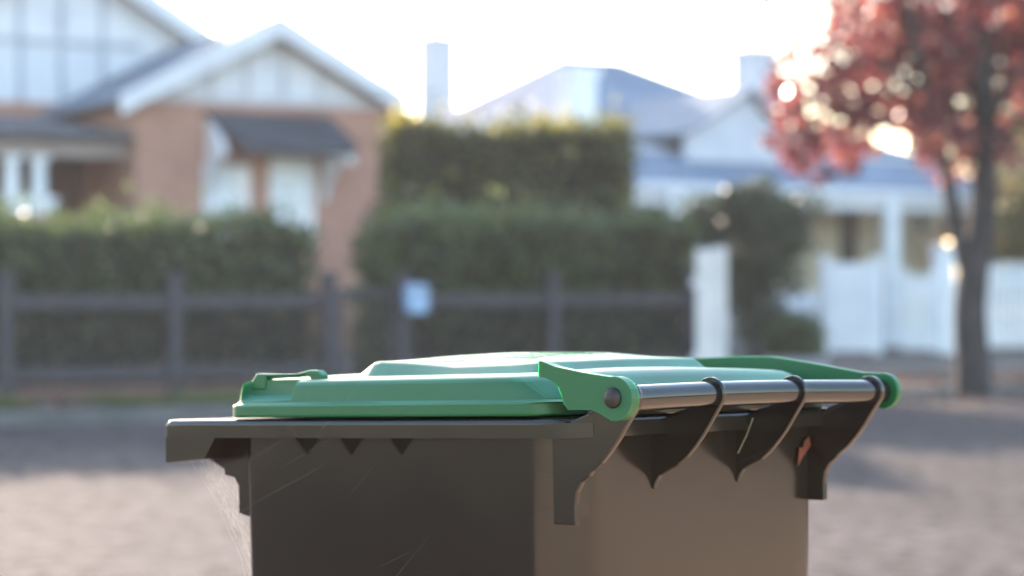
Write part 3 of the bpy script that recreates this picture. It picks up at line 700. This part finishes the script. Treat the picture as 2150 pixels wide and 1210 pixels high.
# ------------------------------------------------------------------ the wheelie bin
YAW, PIT, ROL = .68471, -.04467, -.0182
T0 = np.array([.10701, 2.36127, 1.04669])
c, s = math.cos(YAW), math.sin(YAW)
Rz = np.array([[-c, s, 0], [s, c, 0], [0, 0, 1]])
Rx = np.array([[1, 0, 0], [0, math.cos(PIT), -math.sin(PIT)], [0, math.sin(PIT), math.cos(PIT)]])
Ry = np.array([[math.cos(ROL), 0, math.sin(ROL)], [0, 1, 0], [-math.sin(ROL), 0, math.cos(ROL)]])
MM = Rx@Ry@Rz
BASE = 1.03; AC, BC = .33, .28
loc = T0+MM@np.array([AC, BC, -BASE])
wm_ = Matrix(((-MM[0, 0], MM[0, 1], MM[0, 2], loc[0]), (-MM[1, 0], MM[1, 1], MM[1, 2], loc[1]), (-MM[2, 0], MM[2, 1], MM[2, 2], loc[2]), (0, 0, 0, 1)))
wb_ = thing('wheelie_bin', 'dark charcoal wheelie bin with green lid standing in the foreground', 'bin')
wb_.matrix_world = wm_
def q(a, b, z): return (-(a-AC), b-BC, z+BASE)          # a: hinge to front, b: near to far side, z: above the hinge axis
def poly(pts, b0, b1, name, mat, par, bv=.0015, seg=2):
    mb = MB().prism([q(a, b0, z) for a, z in pts], (0, b1-b0, 0))
    return bevel(mb.build(name, mat, par), bv, seg)
def rloop(a0, a1, b0, b1, rf, rb, z, n=8, bow=0, crown=0, rbf=None):
    """rounded plan outline; rf, rb: corner radii at the front and back; bow: sides bulge outward"""
    pts = []; rbf = rb if rbf is None else rbf
    for ca, cb, r, t0 in ((a1-rf, b1-rf, rf, 0), (a0+rbf, b1-rbf, rbf, 90), (a0+rb, b0+rb, rb, 180), (a1-rf, b0+rf, rf, 270)):
        for i in range(n+1):
            t = R(t0+90*i/n); pts.append([ca+r*math.cos(t), cb+r*math.sin(t)])
    # subdivide the long sides
    out = []; m = len(pts)
    for i in range(m):
        p, w = pts[i], pts[(i+1) % m]; out.append(p)
        d = math.hypot(w[0]-p[0], w[1]-p[1])
        if (i+1) % (n+1) == 0:
            for k in range(1, 12): out.append([p[0]+(w[0]-p[0])*k/12, p[1]+(w[1]-p[1])*k/12])
    am, bm = (a0+a1)/2, (b0+b1)/2; res = []
    for a, b in out:
        fa, fb = (a-am)/((a1-a0)/2), (b-bm)/((b1-b0)/2)
        b += bow*(1-fa*fa)*fb; a += bow*1.2*(1-fb*fb)*max(fa, 0)
        res.append(q(a, b, z+crown*(1-fb*fb)))
    return res
body = MB().loft([rloop(.088, .602, .036, .545, .02, .058, -.03, bow=.003, rbf=.02), rloop(.093, .5985, .0375, .543, .02, .058, -.215, bow=.004, rbf=.02),
                  rloop(.12, .572, .058, .52, .025, .06, -.7, bow=.006, rbf=.02), rloop(.15, .55, .07, .505, .05, .06, -1.02, rbf=.03), rloop(.17, .52, .075, .495, .05, .05, -BASE)])
smooth(body.build('body', M['bin'], wb_), 50)
rim = [(0, -.0437), (0, -.0285), (0, -.0275), (.0015, -.0235), (.005, -.0215), (.012, -.021)]
mb = MB().loft([rloop(.068+i, .711-i, .011+i, .565-i, .004, .022, z, rbf=.012) for i, z in rim])
smooth(mb.build('rim', M['bin'], wb_), 50)
# front lip that hangs from the rim
lip = MB()
lp = [(.711, -.0437), (.711, -.0737), (.7085, -.0752), (.641, -.0700), (.621, -.0437)]
lip.prism([q(a, .011, z) for a, z in lp], (0, .554, 0)); lip.build('front_lip', M['bin'], wb_)
bevel(MB().box(-(.075-AC), -(.067-AC), .05-BC, .53-BC, -.0212+BASE, -.0125+BASE).build('rear_flange', M['bin'], wb_), .002)
# corbelled ribs under the lip
prof = [(.57, -.0437), (.655, -.0437), (.672, -.071), (.642, -.084), (.642, -.091), (.625, -.094), (.617, -.104), (.617, -.138), (.600, -.142), (.57, -.142)]
for b in (.046, .16, .28, .40, .512): poly(prof, b, b+.008, 'front_rib', M['bin'], wb_, .0008)
for a in (.484, .410, .330):
    mb = MB().prism([q(a, .0125, -.0437), q(a, .036, -.0437), q(a, .036, -.066)], (-.004, 0, 0))
    mb.build('side_rib', M['bin'], wb_)
# handle bar, slightly bowed, and four brackets that carry it
bow = lambda b: (.010*math.sin(math.pi*min(max((b-.0)/.57, 0), 1)), -.002+.003*math.sin(math.pi*min(max(b/.57, 0), 1)))
mb = MB(); n = 28; loops = []
for k in range(25):
    b = .006+(.564-.006)*k/24; da, dz = bow(b)
    loops.append([q(da+.0143*math.cos(t), b, dz+.0143*math.sin(t)) for t in [2*math.pi*i/n for i in range(n)]])
mb.loft(loops); smooth(mb.build('handle_bar', M['bar'], wb_), 50)
low_long = [(.1, -.030), (.1, -.137), (.069, -.137), (.069, -.115), (.067, -.102), (.060, -.091), (.050, -.084)]
low_tip = [(.1, -.030), (.1, -.110), (.0875, -.106), (.084, -.098), (.079, -.0915), (.069, -.086)]
curve = [(.045, -.079), (.032, -.070), (.020, -.058), (.008, -.044), (-.002, -.030)]
for b, long_ in ((.020, 1), (.192, 0), (.365, 0), (.531, 1)):
    da, dz = bow(b+.004)
    pts = list(low_long if long_ else low_tip)
    sft = da
    if not long_: pts += [(a+.008, z) for a, z in curve[:1]]+[(a+sft, z) for a, z in curve[1:]]
    else: pts += [(a+sft*.8, z) for a, z in curve]
    rr = .0195
    for i in range(17):
        t = R(200-i*(200+25)/16)
        t = R(-160-  i*(250)/16)
        pts.append((da-rr*math.cos(R(-28+i*14)), dz+rr*math.sin(R(-28+i*14))))
    pts += [(.035, -.012), (.07, -.024)]
    o = poly(pts, b, b+(.0085 if long_ else .0065), 'handle_bracket', M['bin'], wb_, .0016)
    if b < .1: smooth(MB().loft([[q(a, b0, z0_), q(a, .0199, z0_), q(a, .0199, z1_), q(a, b0, z1_)] for a, b0, z0_, z1_ in ((.100, .0107, -.0438, -.0275), (.088, .0109, -.0438, -.0275), (.074, .0128, -.0436, -.0272), (.058, .0162, -.0432, -.027), (.042, .0194, -.0425, -.0268))]).build('collar', M['bin'], o), 40)
    if b < .1: MB().box(*sorted((-(.0925-AC), -(.0995-AC))), b+.008-BC, .075-BC, -.13+BASE, -.05+BASE).build('web', M['bin'], o)
# the lid
lid = MB().loft([rloop(.070+i+(.028 if z < -.004 else 1.1*max(z, 0)), .601-i, .0105+i, .5595-i, .022, rb, z, bow=.0015, crown=cr) for i, z, rb, cr in
     ((.004, -.0192, .03, 0), (.001, -.0185, .03, 0), (0, -.0165, .03, 0), (0, -.0155, .03, 0), (0, -.0065, .03, 0), (0, -.0055, .03, 0), (.0012, -.0035, .03, 0), (.0045, -.0022, .03, 0), (.0055, -.0008, .035, 0), (.0058, .0004, .035, 0),
      (.0075, .012, .045, .001), (.0085, .0185, .048, .003), (.0105, .0222, .05, .004), (.0145, .0247, .05, .005), (.022, .0258, .045, .006), (.06, .0275, .035, .006), (.12, .029, .03, .005))])
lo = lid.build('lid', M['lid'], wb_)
cut = MB().loft([[q(a, b, (z0_ if b < 0 else z1_)) for a, b in ((.490+d, -.05), (.583+d2, -.05), (.583+d2, .0385), (.490+d, .0385))] for z0_, z1_, d, d2 in ((-.0165, .0065, .004, .0), (.06, .06, -.018, .008))]).build('cutter', M['lid'], wb_)
bevel(cut, .004, 2)
md = lo.modifiers.new('cut', 'BOOLEAN'); md.object = cut; md.operation = 'DIFFERENCE'; md.solver = 'EXACT'
dg = bpy.context.evaluated_depsgraph_get()
nm = bpy.data.meshes.new_from_object(lo.evaluated_get(dg)); lo.modifiers.clear(); lo.data = nm
bpy.data.objects.remove(cut)
smooth(lo, 32); bevel(lo, .0012, 2, 40)
# raised panel on the lid: its near edge dips in the middle
def ptop(a, b):
    near = np.interp(a, [.18, .246, .334, .41, .46], [.0425, .0395, .0385, .0445, .047])
    far = np.interp(a, [.18, .25, .33, .40, .46], [.044, .047, .054, .056, .054])
    t = min(max((b-.125)/.2, 0), 1); t = t*t*(3-2*t)
    return near+(far-near)*t
na, nb = 26, 20; pv = []; pf = []
rows = []
A0_, A1_, B0_, B1_ = .196, .458, .128, .436
for j in range(nb+3):
    for i in range(na+3):
        edge = i in (0, na+2) or j in (0, nb+2)
        ii, jj = min(max(i-1, 0), na), min(max(j-1, 0), nb)
        a, b = A0_+(A1_-A0_)*ii/na, B0_+(B1_-B0_)*jj/nb
        z = ptop(a, b)
        if edge:
            z = .023
            if i == 0: a -= .026
            if i == na+2: a += .036
            if j == 0: b -= .022
            if j == nb+2: b += .02
        pv.append(q(a, b, z))
for j in range(nb+2):
    for i in range(na+2):
        n0 = j*(na+3)+i; pf.append((n0, n0+1, n0+na+4, n0+na+3))
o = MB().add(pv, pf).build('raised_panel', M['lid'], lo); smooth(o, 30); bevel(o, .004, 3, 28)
# worn embossed mark on the panel (a ring and a run of raised strokes)
mk = MB()
for k in range(24):
    t0, t1 = 2*math.pi*k/24, 2*math.pi*(k+1)/24
    pts = []
    for t, r in ((t0, .020), (t1, .020), (t1, .026), (t0, .026)):
        a, b = .40+r*math.cos(t), .19+r*math.sin(t); pts.append(q(a, b, ptop(a, b)-.001))
    mk.prism(pts, (0, 0, .0019))
mk.build('embossed_ring', M['lid'], lo)
mk = MB()
for k in range(9):
    b = .24+.017*k
    for (a0, a1, b0, b1) in ((.30, .345, b, b+.004), (.30+.02*(k % 2), .304+.02*(k % 2), b+.004, b+.010)):
        mk.prism([q(a, bb, ptop(a, bb)-.001) for a, bb in ((a0, b0), (a1, b0), (a1, b1), (a0, b1))], (0, 0, .0019))
mk.build('embossed_lettering', M['lid'], lo)
# grip strap over the recess at the front corner
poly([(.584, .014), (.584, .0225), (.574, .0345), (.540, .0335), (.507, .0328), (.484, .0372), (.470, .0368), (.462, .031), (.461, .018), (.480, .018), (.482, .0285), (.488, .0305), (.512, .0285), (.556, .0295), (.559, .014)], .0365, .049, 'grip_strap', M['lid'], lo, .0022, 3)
# hinge arms
def arc(r, t0, t1, n): return [(-.0015+r*math.cos(R(t0+(t1-t0)*i/n)), -.001+r*math.sin(R(t0+(t1-t0)*i/n))) for i in range(n+1)]
near_arm = [(.060, -.0123), (.066, -.006), (.0685, .002), (.073, .012), (.081, .0185), (.091, .0222), (.1, .0232), (.0995, .0405), (.0955, .0405), (.078, .0345), (.04, .0272), (.006, .0225)]+arc(.0235, 80, 280, 16)+[(.018, -.0165), (.028, -.0128), (.063, -.0123)]
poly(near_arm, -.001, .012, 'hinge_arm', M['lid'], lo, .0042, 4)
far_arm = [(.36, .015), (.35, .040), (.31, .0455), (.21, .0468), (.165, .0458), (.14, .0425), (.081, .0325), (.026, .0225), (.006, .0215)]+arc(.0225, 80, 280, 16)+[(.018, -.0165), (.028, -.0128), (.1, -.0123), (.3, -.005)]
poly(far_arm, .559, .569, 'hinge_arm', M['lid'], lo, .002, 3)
for b, sgn in ((-.001, -1), (.569, 1)):
    mb = MB(); prof_ = [(.0112, 0), (.0112, .0016), (.0098, .0038), (.006, .0056), (.002, .0061)]
    mb.loft([[q(r*math.cos(t), b+sgn*h, r*math.sin(t)) for t in [2*math.pi*i/24 for i in range(24)]] for r, h in prof_])
    smooth(mb.build('hinge_pin', M['pin'], lo), 60)
# wheels on the hinge side
for b in (.035, .50):
    w = MB(); rr = .10
    w.loft([[q(.15+r*math.cos(t), b+h, -BASE+rr+.004+r*math.sin(t)) for t in [2*math.pi*i/28 for i in range(28)]] for r, h in ((.05, 0), (.092, 0), (.1, .008), (.1, .037), (.092, .045), (.05, .045))])
    smooth(w.build('wheel', M['pin'], wb_), 40)

# things caught on the bin (top level: they only rest on it)
def on_bin(name, mb, mat, label, cat):
    o = mb.build(name, mat); o.matrix_world = wm_; return tag(o, label, cat)
la, lb_, lz = .098, .512, -.078
mb = MB().prism([q(.0865, b, z) for b, z in ((.4985, -.093), (.503, -.070), (.510, -.071), (.516, -.062), (.526, -.057), (.529, -.068), (.518, -.076), (.507, -.084))], (.0012, 0, 0))
on_bin('dead_leaf', mb, M['scrap'], 'torn orange dead leaf stuck to the back of the bin', 'leaf')
mb = MB().tube([q(.062, .362, -.030), q(.070, .360, -.05), q(.078, .352, -.072)], .0006, 5).tube([q(.075, .368, -.045), q(.070, .378, -.050), q(.07, .384, -.049)], .0005, 5)
on_bin('grass_straw', mb, M['straw'], 'dry grass straw caught on the third handle bracket', 'straw')
cw_ = MB(); rs = random.Random(3)
ends = [((.70-.052*i/9, .04+.012*(i % 3), -.074), (.604-.003*i, .05+.01*(i % 4), -.16-.018*i)) for i in range(10)]
ends = [(tuple(c+rs.uniform(-.008, .008) for c in p), tuple(c+rs.uniform(-.012, .012)*(j == 2) for j, c in enumerate(w))) for p, w in ends]
for p, w in ends:
    pts = [tuple(p[j]+(w[j]-p[j])*t-(.006*math.sin(math.pi*t) if j == 2 else 0) for j in range(3)) for t in [i/8 for i in range(9)]]
    cw_.tube([q(*v) for v in pts], .00011, 4)
for _ in range(46):
    i = rs.randrange(9); t = rs.random(); u = min(1, max(0, t+rs.uniform(-.25, .25)))
    (p, w), (p2, w2) = ends[i], ends[i+1]
    A_ = [p[j]+(w[j]-p[j])*t for j in range(3)]; B_ = [p2[j]+(w2[j]-p2[j])*u for j in range(3)]
    cw_.tube([q(*A_), q(*B_)], .00009, 3)
on_bin('cobweb', cw_, M['silk'], 'fine dusty cobweb hanging under the front lip of the bin', 'cobweb')

# ------------------------------------------------------------------ air
m, nt, out = nodes('evening_air')
pv_ = N(nt, 'ShaderNodeVolumePrincipled'); pv_.inputs['Color'].default_value = (.92, .94, 1, 1); pv_.inputs['Density'].default_value = .00055; pv_.inputs['Anisotropy'].default_value = .35
L(nt, pv_.outputs[0], out.inputs[1])
tag(MB().box(-170, 170, -110, 230, -1.1, 10).build('haze', m), kind='stuff')

# ------------------------------------------------------------------ light
SUN_AZ, SUN_EL = R(-22), R(15)                    # azimuth from straight ahead, negative to the left
sd = Vector((math.sin(SUN_AZ)*math.cos(SUN_EL), math.cos(SUN_AZ)*math.cos(SUN_EL), math.sin(SUN_EL)))
sl_ = bpy.data.lights.new('sun', 'SUN'); sl_.energy = 3.2; sl_.angle = R(.5); sl_.color = (1.0, .82, .68)
so = bpy.data.objects.new('sun', sl_); so.rotation_euler = sd.to_track_quat('Z', 'Y').to_euler(); so.location = sd*50; link(so)
w = bpy.data.worlds.new('World'); S.world = w; w.use_nodes = True
nt = w.node_tree; bg = nt.nodes['Background']
sk = nt.nodes.new('ShaderNodeTexSky'); sk.sky_type = 'NISHITA'; sk.sun_disc = False
sk.sun_elevation = SUN_EL; sk.sun_rotation = SUN_AZ; sk.air_density = 1; sk.dust_density = 1.0; sk.ozone_density = 1.1
nt.links.new(sk.outputs[0], bg.inputs[0]); bg.inputs[1].default_value = .13

# ------------------------------------------------------------------ camera
cd = bpy.data.cameras.new('camera'); cam = bpy.data.objects.new('camera', cd); link(cam)
cam.location = (0, 0, EYE); cam.rotation_euler = (R(90), 0, 0)
cd.sensor_width = 36; cd.sensor_fit = 'HORIZONTAL'; cd.lens = F/2150*36; cd.shift_y = -15/2150
cd.clip_start = .05; cd.clip_end = 3000
cd.dof.use_dof = True; cd.dof.focus_distance = 2.42; cd.dof.aperture_fstop = 3.7; cd.dof.aperture_blades = 0
S.camera = cam
S.render.engine = 'CYCLES'
S.cycles.use_denoising = True
S.cycles.max_bounces = 10; S.cycles.volume_bounces = 1; S.cycles.transparent_max_bounces = 8; S.cycles.sample_clamp_indirect = 8
S.view_settings.view_transform = 'Standard'; S.view_settings.look = 'None'
S.view_settings.exposure = 2.45; S.view_settings.gamma = 1
